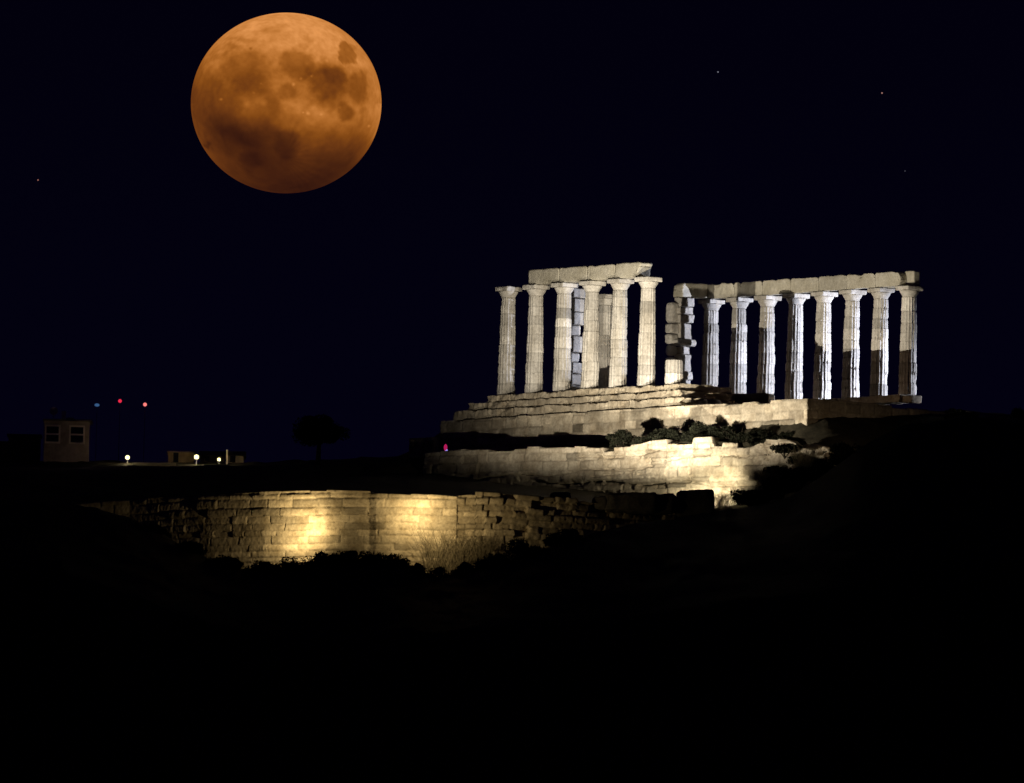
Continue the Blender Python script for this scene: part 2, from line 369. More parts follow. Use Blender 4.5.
def eroded(name, origin, dims, mat, seed, parent=None, rough=.04, rnd=.05, n=.09, ax=(RV, PV), notch=None, tint=0.0, loc=None, freq=1.6, cap=90):
    """weathered block: subdivided box with rounded edges and noisy faces; origin = centre of its underside, dims along (ax0, ax1, z)"""
    Lx, Ly, Lz = dims
    nx_, ny_, nz_ = [min(cap, max(3, int(q / n))) for q in dims]
    bm = {}; V = []; Fc = []
    def vid(i, j, k):
        key = (i, j, k)
        if key not in bm: bm[key] = len(V); V.append((i / nx_ - .5, j / ny_ - .5, k / nz_ - .5))
        return bm[key]
    for i in range(nx_):
        for j in range(ny_):
            Fc.append([vid(i, j, 0), vid(i, j + 1, 0), vid(i + 1, j + 1, 0), vid(i + 1, j, 0)]); Fc.append([vid(i, j, nz_), vid(i + 1, j, nz_), vid(i + 1, j + 1, nz_), vid(i, j + 1, nz_)])
    for i in range(nx_):
        for k in range(nz_):
            Fc.append([vid(i, 0, k), vid(i + 1, 0, k), vid(i + 1, 0, k + 1), vid(i, 0, k + 1)]); Fc.append([vid(i, ny_, k), vid(i, ny_, k + 1), vid(i + 1, ny_, k + 1), vid(i + 1, ny_, k)])
    for j in range(ny_):
        for k in range(nz_):
            Fc.append([vid(0, j, k), vid(0, j, k + 1), vid(0, j + 1, k + 1), vid(0, j + 1, k)]); Fc.append([vid(nx_, j, k), vid(nx_, j + 1, k), vid(nx_, j + 1, k + 1), vid(nx_, j, k + 1)])
    P = np.array(V) * np.array([Lx, Ly, Lz]); h = np.array([Lx, Ly, Lz]) / 2
    r = min(rnd, h.min() * .9); cc = np.clip(P, -(h - r), h - r); dd = P - cc; ln = np.linalg.norm(dd, axis=1, keepdims=True)
    P = np.where(ln > 1e-9, cc + dd / np.maximum(ln, 1e-9) * np.minimum(ln, r), P)
    nr = P / (h + 1e-6); nr = np.sign(nr) * np.abs(nr) ** 6; nr /= np.maximum(np.linalg.norm(nr, axis=1, keepdims=True), 1e-6)
    o = np.asarray(origin, float); W3 = P[:, :1] * ax[0] + P[:, 1:2] * ax[1] + P[:, 2:] * np.array([0, 0, 1]) + o + np.array([0, 0, Lz / 2])
    edge = ((np.abs(P) / h) > .8).sum(1) >= 2
    nn = fbm(W3 * freq + seed * 3.7, seed, 4); am = rough * np.where(edge, 2.0, 1.0)
    dsp = am * (nn - .25) + rough * .4 * fbm(W3 * freq * 4, seed + 3, 2)
    P = P + nr * dsp[:, None]
    if notch: P = notch(P, h)
    W3 = P[:, :1] * ax[0] + P[:, 1:2] * ax[1] + P[:, 2:] * np.array([0, 0, 1]) + o + np.array([0, 0, Lz / 2])
    if loc is None and parent is None: loc = o
    return mesh_obj(name, W3, Fc, mat, parent, np.full(len(W3), tint), loc=loc)

# broken steps under the front colonnade (each run one part)
def run(name, k0, k1, t0, t1, z0, z1, seed, rough=.05, brk=.0, tint=0):
    ctr = (stn(k0, t0) + stn(k1, t1)) / 2; ctr[2] = z0
    L = abs(k0 - k1) * SP
    def notch(P, h):
        u = P[:, 0] / h[0]
        # ragged right-hand end and bitten front edge
        P = P.copy(); e = u > .97
        rj = np.random.RandomState(seed); jb = np.cumsum(rj.uniform(.7, 1.7, 60)) - h[0] - 1; bi = np.searchsorted(jb, P[:, 0]); de = np.abs(P[:, 0][:, None] - jb[None, :]).min(1)
        ff = P[:, 1] < -h[1] * .9; P[ff, 1] += rj.normal(0, .035, 62)[bi[ff]] + .09 * np.clip(1 - de[ff] / .07, 0, 1); tf = ff & (P[:, 2] > h[2] * .8); P[tf, 2] -= np.abs(rj.normal(0, .03, 62))[bi[tf]]
        P[e, 0] += brk * fbm(p3(P[e, 1] * 2, P[e, 2] * 6, P[e, 0] * 0), seed + 9, 2)
        fr = P[:, 1] < -h[1] * .9
        bite = np.clip(fbm(p3(P[:, 0] * 1.3, P[:, 2] * 2.2, P[:, 0] * 0), seed + 20, 4) - .12, 0, 1) * .45
        P[fr, 1] += bite[fr]
        top = (P[:, 2] > h[2] * .6) & (P[:, 1] < -h[1] * .75)
        P[top, 2] -= np.clip(fbm(p3(P[top, 0] * 1.7, P[top, 0] * 0, P[top, 0] * 0), seed + 30, 4) - .2, 0, 1) * .22
        return P
    return eroded(name, ctr, (L, t1 - t0, z1 - z0), PODIUM, seed, plat, rough, .03, .065, notch=notch, tint=tint, cap=270)
run('stylobate', 5.40, -1.42, -.62, 3.4, -.40, 0.0, 51, .055, .12, .12)
run('lower_step', 6.0, -1.62, -.85, 3.2, -.82, -.405, 52, .055, .35, .0)
run('lower_step', 6.3, -1.80, -1.12, 3.0, -1.39, -.825, 53, .055, .5, .05)
run('floor_slab', 5.2, 3.2, 3.45, 11.7, -.4, -.01, 54)
run('stylobate', 5.4, -3.05, 11.95, 13.2, -.45, -.005, 55, .04, .1)
run('lower_step', 5.6, -1.5, 11.7, 13.1, -1.0, -.455, 56, .05, .1)
# low foundation course seen between the two rows
q0 = at(696, 393, .2); q1 = at(769, 393.5, -1.8); ln_ = np.linalg.norm((q1 - q0)[:2]); dx_ = np.array([*(q1 - q0)[:2], 0]) / ln_; dy_ = np.array([-dx_[1], dx_[0], 0])
cz = (q0 + q1) / 2; hz = .95; cz[2] -= hz
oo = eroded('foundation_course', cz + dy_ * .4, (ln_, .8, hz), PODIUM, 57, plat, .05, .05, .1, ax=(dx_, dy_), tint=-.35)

# ------------------------------------------------------------------ Doric columns
def shaft_mesh(seed, H, r0, r1, damage=1.0):
    rs = np.random.RandomState(seed); nt, nzz = 112, 150
    th = np.linspace(0, 2 * math.pi, nt, endpoint=False); z = np.linspace(0, H, nzz)
    bnds = [0]
    while bnds[-1] < H - .3: bnds.append(bnds[-1] + rs.uniform(.48, .68))
    bnds[-1] = H; bnds = np.array(bnds); di = np.clip(np.searchsorted(bnds, z, 'right') - 1, 0, len(bnds) - 2)
    dj = np.minimum(np.abs(z - bnds[di]), np.abs(z - bnds[di + 1]))
    nd = len(bnds); ox = rs.normal(0, .010, nd) * damage; oy = rs.normal(0, .010, nd) * damage; sc = 1 + rs.normal(0, .008, nd); ro = rs.normal(0, .02, nd)
    tn = rs.normal(0, .14, nd); new = rs.rand(nd) < .14; tn[new] += .16
    R = r0 + (r1 - r0) * (z / H) + .012 * np.sin(math.pi * z / H)
    R = R * sc[di]
    TH, ZZ = np.meshgrid(th, z, indexing='ij'); wob = p3(np.cos(TH) * 1.6, np.sin(TH) * 1.6, ZZ * 1.5 + seed * 5.1)
    er = np.clip(fbm(wob, seed, 4) - .12, 0, 1) * 2.2 * damage * np.where(new[di], .15, 1)[None, :]
    er = np.clip(er, 0, 1)
    fl = np.abs(np.sin(8 * (TH + ro[di][None, :] * .5))) ** .75
    rad = R[None, :] * (1 - .10 * fl * (1 - .7 * er)) - .055 * er - .010 * fbm(wob * 5, seed + 1, 3) * damage
    jn = np.clip(1 - dj / .035, 0, 1); rad = rad - (.022 + .03 * np.clip(fbm(wob * 2, seed + 2, 2), 0, 1)) * jn[None, :]
    chips = np.clip(vnoise(wob * 2.3, seed + 4) - .45, 0, 1) * np.clip(1 - dj / .12, 0, 1)[None, :] * .28 * damage
    rad = rad - chips
    X = rad * np.cos(TH) + ox[di][None, :]; Y = rad * np.sin(TH) + oy[di][None, :]
    V = p3(X, Y, ZZ); T = np.broadcast_to(tn[di][None, :], X.shape) - .25 * jn[None, :] - .10 * er
    idx = np.arange(nt * nzz).reshape(nt, nzz); nxt = np.roll(idx, -1, 0)
    Fc = np.stack([idx[:, :-1], nxt[:, :-1], nxt[:, 1:], idx[:, 1:]], -1).reshape(-1, 4).tolist()
    Fc.append(idx[:, -1].tolist()); Fc.append(idx[::-1, 0].tolist())
    return V.reshape(-1, 3), Fc, T.reshape(-1)

def lathe(prof, seed, nt=48, rough=.008):
    pr = np.array(prof); th = np.linspace(0, 2 * math.pi, nt, endpoint=False)
    TH, I = np.meshgrid(th, np.arange(len(pr)), indexing='ij'); r = pr[I, 0]; z = pr[I, 1]
    r = r + rough * fbm(p3(np.cos(TH) * 3, np.sin(TH) * 3, z * 4 + seed), seed, 3)
    V = p3(r * np.cos(TH), r * np.sin(TH), z); idx = np.arange(nt * len(pr)).reshape(nt, len(pr)); nxt = np.roll(idx, -1, 0)
    Fc = np.stack([idx[:, :-1], nxt[:, :-1], nxt[:, 1:], idx[:, 1:]], -1).reshape(-1, 4).tolist() + [idx[:, -1].tolist(), idx[::-1, 0].tolist()]
    return V.reshape(-1, 3), Fc

def column(base, seed, label, group, r0=.525, r1=.405, H=6.1, damage=1.0, cap=True, ax=(RV, PV)):
    e = empty('marble_column', base, label, 'column', group)
    hs = H - .62 if cap else H
    V, Fc, T = shaft_mesh(seed, hs, r0, r1, damage)
    mesh_obj('shaft', V + np.asarray(base), Fc, MARBLE, e, T)
    if cap:
        pr = [(r1 * .97, hs + .004), (r1 * 1.0, hs + .05), (r1 * 1.04, hs + .08), (r1 * 1.06, hs + .10), (r1 * 1.15, hs + .16), (r1 * 1.29, hs + .25), (r1 * 1.36, hs + .31), (r1 * 1.38, hs + .355)]
        V, Fc = lathe(pr, seed + 1)
        mesh_obj('echinus', V + np.asarray(base), Fc, MARBLE, e, np.full(len(V), .02))
        eroded('abacus', np.asarray(base) + np.array([0, 0, hs + .36]), (1.14, 1.14, .255), MARBLE, seed + 2, e, .025, .03, .05, tint=.03, freq=2.5)
    return e

front_l = ['leftmost column of the front row, free standing with no beam on its capital', 'front row column second from left, under the left end of the beam',
           'front row column third from left, left of the pale blue lit block pillar', 'front row column fourth from left, just right of the pale block pillar',
           'front row column fifth from left, right of the set-back column', 'brightest front row column at the right end of the beam with wide capital']
for i in range(6):
    k = 5 - i
    column(stn(k, 0), 100 + i * 7, front_l[i], 'columns of the front row', damage=[1, 1, .8, 1, .8, .7][i])
fl_k = column(stn(-1.0, -.05), 171, 'short fluted stump of a column, brightly lit on the right end of the steps', None, .51, .49, 1.35, .5, cap=False)
back_l = ['rightmost column of the back row, standing on a pale base block', 'back row column second from right, dim brown with a narrow lit edge', 'back row column third from right',
          'back row column fourth from right, banded white near its top', 'back row column fifth from right, most brightly lit in bluish white', 'back row column third from left, lit white on its right half',
          'back row column second from left, standing behind the low foundation course', 'leftmost column of the back row, beside the crumbling block pillar']
back_l[2] = 'back row column third from right, between the banded column and the dim brown one'
for i in range(8):
    k = -3 + i
    column(stn(k, TW), 200 + i * 5, back_l[i], 'columns of the back row', damage=.85)
column(stn(4, 5.0), 301, 'column set back inside the temple, seen in the gap between two front columns', None, .44, .40, 5.9, .7)

# anta pillars: stacks of worn ashlar blocks (one pillar each, blocks are its courses)
def pillar(name, k, t, label, specs, seed):
    e = empty(name, stn(k, t), label, 'pillar')
    z = 0.0; rs = random.Random(seed)
    for i, (h, lx, ly, ox, oy, rn) in enumerate(specs):
        eroded('block', stn(k, t) + RV * ox + PV * oy + np.array([0, 0, z]), (lx, ly, h - .015), MARBLE, seed + i, e, .05, rn, .07, tint=rs.uniform(-.08, .08))
        z += h
    return e
pillar('block_pillar', 4, 2.75, 'pale blue lit pillar of jagged stacked blocks between front columns three and four',
       [(.62, 1.0, .95, 0, 0, .06), (.62, .9, .75, 0, -.05, .08), (.66, 1.0, 1.05, .02, .12, .06), (.55, .9, .7, -.05, -.12, .1), (.95, 1.0, 1.0, .03, .06, .07), (.6, .95, .72, -.1, -.1, .1),
        (.75, 1.05, 1.05, .02, .12, .06), (.78, 1.1, .98, .02, .05, .06), (.57, 1.1, 1.1, 0, .05, .05)], 400)
ap = empty('block_pillar', stn(4, 9.8), 'crumbling two-stack pillar of worn blocks left of the back row, behind the stump', 'pillar')
z = 0
for i, (h, r_) in enumerate([(.75, .1), (.7, .2), (.6, .14), (.68, .22), (.66, .25), (.62, .16), (.6, .1), (1.2, .22)]):
    eroded('block', stn(4, 9.95) - RV * .15 - PV * .0 + np.array([0, 0, z]), (.66, .62, h - .03), MARBLE, 430 + i, ap, .05, r_, .06, tint=-.08 + .03 * (i % 3)); z += h
z = 0
for i, (h, lx, ly, ox, oy, r_) in enumerate([(.62, 1.0, 1.0, .22, .1, .07), (.78, .8, .8, .12, .05, .04), (.50, .9, .95, .15, .02, .08), (.95, .72, .78, .08, .1, .06), (.46, .66, .66, .02, .16, .04),
                                       (.38, 1.0, 1.3, .25, -.05, .16), (.92, .68, .8, .06, .13, .06), (.50, .9, .9, .16, .05, .05), (.44, .8, .98, .08, .02, .04), (.55, .9, .86, .12, .1, .06)]):
    eroded('block', stn(4, 10.5) + RV * ox + PV * oy + np.array([0, 0, z]), (lx, ly, h - .006), MARBLE, 450 + i, ap, .05, r_, .06, tint=.05 * ((i % 3) - 1)); z += h

# architrave blocks
def chip(seed, amt=.25):
    def f(P, h):
        P = P.copy(); top = P[:, 2] > h[2] * .55
        nn = np.clip(fbm(p3(P[:, 0] * 1.5, P[:, 1] * .8, P[:, 0] * 0), seed + 60, 3) - .3, 0, 1)
        P[top, 2] -= nn[top] * amt
        ends = np.clip((np.abs(P[:, 0]) / h[0] - .88) / .12, 0, 1) * top * abs(math.sin(seed * 3.3)) * .13
        P[:, 2] -= ends
        return P
    return f
def broken_right(P, h):
    P = chip(7)(P, h); e = P[:, 0] > h[0] * .8
    P[e, 0] += (P[e, 2] / h[2]) * .16 + .12 * fbm(p3(P[e, 1] * 2, P[e, 2] * 3, P[e, 0] * 0), 5, 2)
    return P
al = ['leftmost beam block over the front row, clean cut at its end', 'second beam block from left over the front row', 'third beam block from left over the front row, with a notch in its top edge',
      'rightmost beam block over the front row, broken off at a slant']
for i in range(4):
    k0, k1 = 4 - i + (.10 if i == 0 else 0), 3 - i + (.14 if i == 3 else 0)
    c0 = (stn(k0, 0) + stn(k1, 0)) / 2; c0[2] = 6.1 + .004
    tag(eroded('architrave_block', c0, (abs(k0 - k1) * SP - .008, .84, .84), ARCHI, 500 + i, None, .03, .015, .07, notch=broken_right if i == 3 else chip(3 + i), tint=.05 * ((i * 7) % 3 - 1)), al[i], 'beam block', 'beam blocks over the front row')
bl = ['first beam block of the back row, right beside the rounded corner block', 'second beam block of the back row from the left', 'third beam block of the back row from the left', 'fourth beam block of the back row from the left',
      'fifth beam block of the back row from the left, above the banded column', 'sixth beam block of the back row from the left', 'seventh beam block of the back row, worn and rounded at its right end']
def worn_end(P, h):
    P = chip(4, .3)(P, h); e = np.clip((P[:, 0] / h[0] - .5) / .5, 0, 1); P[:, 2] -= np.where(P[:, 2] > 0, e ** 2 * .22, 0); return P
for i in range(7):
    k0, k1 = 4 - i + (.25 if i == 0 else 0), 3 - i + (.12 if i == 6 else 0)
    c0 = (stn(k0, TW - .24) + stn(k1, TW - .24)) / 2; c0[2] = 6.104
    tag(eroded('architrave_block', c0, (abs(k0 - k1) * SP - .02, .46, .84), ARCHI, 520 + i, None, .045, .025, .07, notch=worn_end if i == 6 else chip(11 + i, .3), tint=[.05, -.02, .06, 0, -.14, .08, .06][i]), bl[i], 'beam block', 'beam blocks over the back row')
c0 = stn(-2.35, TW + .26); c0[2] = 6.104
tag(eroded('architrave_block', c0, (3.9, .46, .86), ARCHI, 540, None, .03, .03, .09), 'blue lit beam block behind the right end of the back row, over the last column', 'beam block', 'beam blocks over the back row')
c0 = (stn(4.05, 10.3) + stn(4.05, TW - .5)) / 2; c0[2] = 6.104
def round_left(P, h):
    P = P.copy(); e = np.clip((-P[:, 1] / h[1] - .55) / .45, 0, 1); P[:, 2] -= np.where(P[:, 2] > 0, e ** 2 * .22 + .1 * np.clip(fbm(p3(P[:, 0] * 2, P[:, 1] * 2, P[:, 0] * 0), 3, 3), 0, 1), 0); return P
tag(eroded('architrave_block', c0, (.85, TW - 10.8, .86), ARCHI, 541, None, .04, .07, .08, notch=round_left), 'rounded corner beam block bridging the crumbling pillar and the back row', 'beam block')
# base block under the last column and loose ones on the podium
tag(eroded('base_block', stn(-3.2, 12.62, -.50), (.85, .8, .45), PODIUM, 560, None, .05, .07, .07, tint=.1), 'pale base block jutting out beneath the rightmost back column', 'stone block')
for i, (px, py, Y, w, h, d, lb) in enumerate([
        (421, 448, 13.5, 1.25, .42, .8, 'long loose block on the ground left of the podium'),
        (665, 397, -1.2, 1.2, .3, 1.0, 'flat slab protruding under the right end of the steps'),
        (699, 398, -1.5, .5, .62, .6, 'rounded upright boulder between the steps and the low foundation course')]):
    tag(eroded('stone_block', at(px, py, Y), (w, d, h), PODIUM, 570 + i, None, .05, .08 if i < 2 else .25, .07, ax=(np.array([1., 0, 0]), np.array([0, 1., 0]))), lb, 'stone block')

def join(parts):
    V = []; Fc = []
    for v, f in parts:
        o = len(V); V += [tuple(q) for q in v]; Fc += [[i + o for i in ff] for ff in f]
    return V, Fc
# floodlight standing on the lower terrace: housing, stand and a visor added to keep its beam off the wall below the temple
def obox(c, u, w, h, d):
    u = np.array([u[0], u[1], 0.]) / math.hypot(u[0], u[1]); r = np.array([u[1], -u[0], 0.]); c = np.asarray(c, float)
    V = [c + r * w / 2 * a + u * d / 2 * b + np.array([0, 0, h / 2 * e]) for a, b, e in [(-1, -1, -1), (1, -1, -1), (1, 1, -1), (-1, 1, -1), (-1, -1, 1), (1, -1, 1), (1, 1, 1), (-1, 1, 1)]]
    return V, [[0, 3, 2, 1], [4, 5, 6, 7], [0, 1, 5, 4], [1, 2, 6, 5], [2, 3, 7, 6], [3, 0, 4, 7]]
az = math.radians(56); az2 = math.radians(80)
FM = plain('black_metal', (.03, .03, .03), .5, .5)
fe = empty('floodlight', fl - np.array([0, 0, .5]), 'small dark floodlight with an added beam-blocking plate, low behind the top of the rough brown wall', 'floodlight')
mesh_obj('housing', *obox(fl - .16 * np.array([math.cos(az), math.sin(az), .25]), (math.cos(az), math.sin(az)), .3, .22, .12), FM, fe, smooth=False)
mesh_obj('stand', *obox(fl - np.array([.09, .13, .42]), (1, 0), .05, .55, .05), FM, fe, smooth=False)
az3 = math.radians(33)
mesh_obj('beam_shield', *join([obox(fl + .5 * np.array([math.cos(a), math.sin(a), 0]) + np.array([0, 0, .088 - .16 + dz]), (math.cos(a), math.sin(a)), .47, .32, .02) for a, dz in ((az2, 0), (az3, .003))]), FM, fe, smooth=False)

# ------------------------------------------------------------------ rocks
rk = [
      (630, 507, -24.5, 2.9, .75, 'long flat dark rock below the left of the light pool'), (660, 509, -24.5, 1.9, .85, 'middle dark flat rock in front of the terrace wall'), (694, 511, -24.0, 2.1, 1.15, 'large dark rock with flat top in front of the white light pool'),
      (560, 501, -25, 1.2, .5, 'small dark rock on the edge of the rough brown wall'), (600, 504, -25, 1.0, .5, 'dark rock between two others on the rough brown wall')]
for i, (px, py, Y, w, h, lb) in enumerate(rk):
    p = at(px, py, Y); sh = py - 1
    tag(eroded('boulder', p - np.array([0, 0, .35]), (w, w * .7, h + .35), ROCK, 600 + i, None, .14, .28, .12, ax=(np.array([1., 0, 0]), np.array([0, 1., 0])), freq=1.0), lb, 'rock', 'rocks on the terraces')

# ------------------------------------------------------------------ vegetation
def leaves(n, rad, seed, centre, size=.07, lumps=9):
    rs = np.random.RandomState(seed); rad = np.array(rad)
    lc = rs.normal(0, 1, (lumps, 3)); lc /= np.linalg.norm(lc, axis=1, keepdims=True); lc *= rs.uniform(.35, .8, (lumps, 1)); lr = rs.uniform(.14, .5, lumps)
    li = rs.randint(0, lumps, n); d = rs.normal(0, 1, (n, 3)); d /= np.linalg.norm(d, axis=1, keepdims=True)
    p = (lc[li] + d * (lr[li] * rs.uniform(.55, 1.08, n))[:, None]) * rad + np.asarray(centre)
    a = rs.normal(0, 1, (n, 3)); a /= np.linalg.norm(a, axis=1, keepdims=True); b = np.cross(a, rs.normal(0, 1, (n, 3))); b /= np.linalg.norm(b, axis=1, keepdims=True)
    s = size * rs.uniform(.6, 1.4, n)[:, None]
    V = np.stack([p - a * s, p + b * s * .45, p + a * s, p - b * s * .45], 1).reshape(-1, 3)
    return V, np.arange(4 * n).reshape(-1, 4).tolist(), lc * rad + np.asarray(centre)

def tube(p0, p1, r0, r1, n=6):
    p0, p1 = np.array(p0, float), np.array(p1, float); d = p1 - p0; d /= np.linalg.norm(d) + 1e-9
    a = np.cross(d, [0.3, .9, .1]); a /= np.linalg.norm(a); b = np.cross(d, a)
    t = np.linspace(0, 2 * math.pi, n, endpoint=False)
    V = [p0 + (a * math.cos(x) + b * math.sin(x)) * r0 for x in t] + [p1 + (a * math.cos(x) + b * math.sin(x)) * r1 for x in t]
    Fc = [[i, (i + 1) % n, n + (i + 1) % n, n + i] for i in range(n)] + [list(range(n))[::-1], list(range(n, 2 * n))]
    return V, Fc

def shrub(px, py, Y, w, h, label, seed, group='shrubs on the dark slope', n=None, tip=False):
    """py = pixel row of the crown's top, w and h in metres"""
    top = at(px, py, Y); base = top - np.array([0, 0, h])
    e = empty('shrub', base, label, 'shrub', group)
    ctr = base + np.array([0, 0, h * .52]); n = n or int(2600 * w * h)
    V, Fc, lc = leaves(n, (w / 1.8, w * .4, h * .56), seed, ctr, .075, 26)
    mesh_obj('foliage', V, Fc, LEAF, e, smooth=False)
    rs_ = np.random.RandomState(seed + 5); tw = []
    for _ in range(22):
        q = lc[rs_.randint(len(lc))]; dd = (q - ctr) + rs_.normal(0, .15, 3) + np.array([0, 0, .12]); tw += [tube(base, q, .012, .010, 4), tube(q, q + dd / (np.linalg.norm(dd) + .01) * rs_.uniform(.2, .42), .012, .004, 4)]
    mesh_obj('stem', *join([tube(base - np.array([0, 0, .3]), base + (l - base) * .85, .035, .012) for l in lc[:7]] + tw), BARK, e)
    return e

sh = [(152, 524, -33, 2.0, 1.0, 'shrub at the far left where the lit wall fades out'), (188, 541, -34.5, 2.0, 1.1, 'second shrub on the dark slope under the fading left end of the wall'), (226, 556, -35.8, 2.1, 1.1, 'third shrub, just before the row under the left light pool'),
      (262, 562, -36.2, 1.9, 1.1, 'low shrub at the left end of the dark shrub line before the lit wall'), (292, 561, -36.4, 2.0, 1.2, 'shrub directly below the left yellow light pool'),
      (322, 555, -36.6, 2.1, 1.5, 'shrub rising just right of the left yellow light pool'), (348, 550, -36.8, 2.2, 1.7, 'tallest shrub of the line, midway between both light pools'), (374, 553, -36.8, 1.9, 1.5, 'shrub on the right shoulder of the tallest one'),
      (398, 557, -36.8, 1.8, 1.4, 'shrub just left below the right light pool'), (418, 562, -36.8, 1.5, 1.3, 'small shrub below the right light pool'), (440, 568, -36.8, 1.6, 1.2, 'lowest shrub in the dip right of the right light pool'),
      (466, 563, -36.6, 1.8, 1.3, 'shrub climbing right out of the dip'), (496, 554, -36.2, 2.1, 1.5, 'shrub before the dim brown wall, right of the dip'), (530, 541, -35.5, 2.2, 1.5, 'shrub below the dim brown wall midway up the slope'),
      (566, 528, -34.5, 2.2, 1.4, 'upper shrub below the far right part of the dim brown wall')]
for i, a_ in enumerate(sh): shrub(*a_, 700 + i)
sh2 = [(752, 490, -22, 2.4, .9, 'shrub right of the dark rocks at the foot of the terrace wall'), (780, 480, -22, 2.4, 1.0, 'shrub covering the lower right of the terrace wall'), (800, 468, -21, 2.4, .9, 'ragged shrub over the broken part of the terrace wall'),
       (826, 458, -21, 1.5, 1.2, 'shrub hiding the right end of the terrace wall'), (846, 444, -21, 1.7, 1.2, 'shrub on the slope above the end of the terrace wall'),
       (785, 443, -16.5, 1.9, .55, 'small shrub over the top edge of the broken wall'), (803, 455, -17.5, 1.8, .5, 'dark shrub rooted in the broken wall face'), (776, 466, -17, 1.5, .4, 'little tuft growing from the joints of the terrace wall'),
       (622, 431, -6.2, 1.7, 1.0, 'rounded dark shrub on the terrace above the left of the middle wall'), (640, 438, -7.4, 1.2, .6, 'low dark shrub linking the rounded shrub and the flat one'), (664, 430, -8.0, 1.7, 1.0, 'flat dark shrub left of the largest terrace shrub'),
       (697, 425, -9.0, 1.8, 1.25, 'largest dark shrub on the terrace, directly above the white light pool'), (721, 427, -9.8, 1.8, 1.15, 'dark shrub joined to the right of the largest terrace shrub'), (742, 431, -11.2, 1.6, .9, 'shrub on the terrace where the wall top begins to break'),
       (762, 431, -12.4, 1.8, .8, 'long low shrub on the terrace left of the podium corner'),
       (785, 432, -13.2, 1.4, .8, 'shrub under the podium corner'), (960, 409, -10, 1.6, .9, 'shrub on the right skyline beyond the temple'), (1018, 409, -6, .9, 1.2, 'upright shrub at the right edge of the picture')]
for i, a_ in enumerate(sh2): shrub(*a_, 740 + i)

def dry_bush(px, py, Y, w, h, label, seed, n=90):
    base = np.array(at(px, py, Y)); rs = np.random.RandomState(seed); parts = []
    for i in range(n):
        a0 = rs.uniform(-1, 1); p0 = base + np.array([rs.uniform(-.4, .4) * w, rs.uniform(-.2, .2), -.3])
        p1 = p0 + np.array([a0 * .3 * w, rs.uniform(-.25, .15), h * rs.uniform(.5, .9)]); p2 = p1 + np.array([a0 * .25 * w + rs.normal(0, .08), rs.normal(0, .12), h * rs.uniform(.1, .5)])
        parts += [tube(p0, p1, .012, .009, 4), tube(p1, p2, .009, .004, 4)]
        for _ in range(2):
            q = p1 + (p2 - p1) * rs.rand(); parts.append(tube(q, q + rs.normal(0, .12, 3), .006, .003, 3))
    V, Fc = join(parts)
    return tag(mesh_obj('dry_bush', V, Fc, TWIG, loc=base, smooth=False), label, 'bush', 'dry twiggy bushes against the walls')
dry_bush(446, 570, -29.6, 2.6, 2.0, 'dry twiggy bush against the low wall, right of the right light pool', 1, 160)
dry_bush(474, 566, -29.5, 2.4, 1.9, 'twiggy bush against the rough brown wall beyond the joint', 2, 130)
dry_bush(722, 505, -15.0, 1.6, .8, 'dry grass tuft at the foot of the white light pool', 3, 120)
dry_bush(748, 500, -16.5, 1.6, .8, 'dry grass tuft right of the white light pool', 4, 120)
dry_bush(776, 486, -17.6, 1.5, 1.1, 'twiggy bush before the broken wall end', 5, 120)
dry_bush(806, 470, -19, 1.4, 1.3, 'bare twiggy bush at the far right of the terrace wall', 6, 120)

# round tree on the left ridge
tb = at(318, 458, 30)
tr = empty('round_tree', tb, 'round dark tree standing alone on the ridge under the moon', 'tree')
V, Fc, lc = leaves(9000, (1.75, 1.5, 1.1), 900, tb + np.array([0, 0, 1.75]), .085, 26)
mesh_obj('crown', V, Fc, LEAF, tr, smooth=False)
mesh_obj('trunk', *join([tube(tb - np.array([0, 0, .5]), tb + np.array([.05, 0, 1.0]), .17, .11, 10)] + [tube(tb + np.array([.05, 0, .85]), tb + (l - tb) * .9, .07, .02) for l in lc[:9]]), BARK, tr)

# ------------------------------------------------------------------ far left: hut, low houses, lamps, signal lights
def box(c, d):
    c = np.array(c, float); d = np.array(d, float) / 2
    V = [c + d * np.array(s) for s in [(-1, -1, -1), (1, -1, -1), (1, 1, -1), (-1, 1, -1), (-1, -1, 1), (1, -1, 1), (1, 1, 1), (-1, 1, 1)]]
    return V, [[0, 3, 2, 1], [4, 5, 6, 7], [0, 1, 5, 4], [1, 2, 6, 5], [2, 3, 7, 6], [3, 0, 4, 7]]
hb = at(66, 463, 44)
hut = empty('guard_hut', hb, 'small pinkish plastered hut with two white framed windows at the far left', 'hut')
X0, Y0, Z0 = hb; W1 = 2.62; Hh = 2.35
mesh_obj('wall', *join([box((X0, Y0, Z0 + Hh / 2 - .2), (W1, 2.4, Hh + .4)), box((X0 - .35, Y0 - 1.215, Z0 + .95), (.06, .04, 2.2))]), PLASTER, hut, smooth=False)
mesh_obj('roof', *box((X0 + .05, Y0, Z0 + Hh + .05), (2.85, 2.6, .09)), DARKPL, hut, smooth=False)
for wx in (-.80, .62):
    zc = Z0 + 1.58; w, h = .82, 1.08
    fr = mesh_obj('window', *join([box((X0 + wx - w / 2, Y0 - 1.225, zc), (.10, .09, h)), box((X0 + wx + w / 2, Y0 - 1.225, zc), (.10, .09, h)), box((X0 + wx, Y0 - 1.226, zc + h / 2 - .05), (w - .1, .088, .10)),
                                 box((X0 + wx, Y0 - 1.226, zc - h / 2 + .05), (w - .1, .088, .10)), box((X0 + wx, Y0 - 1.227, zc), (w - .1, .08, .09))]), FRAME, hut, smooth=False)
    mesh_obj('pane', *box((X0 + wx, Y0 - 1.206, zc), (w - .1, .03, h - .1)), GLASS, fr, smooth=False)
dish_p = np.array([X0 - .78, Y0 - .4, Z0 + Hh + .62])
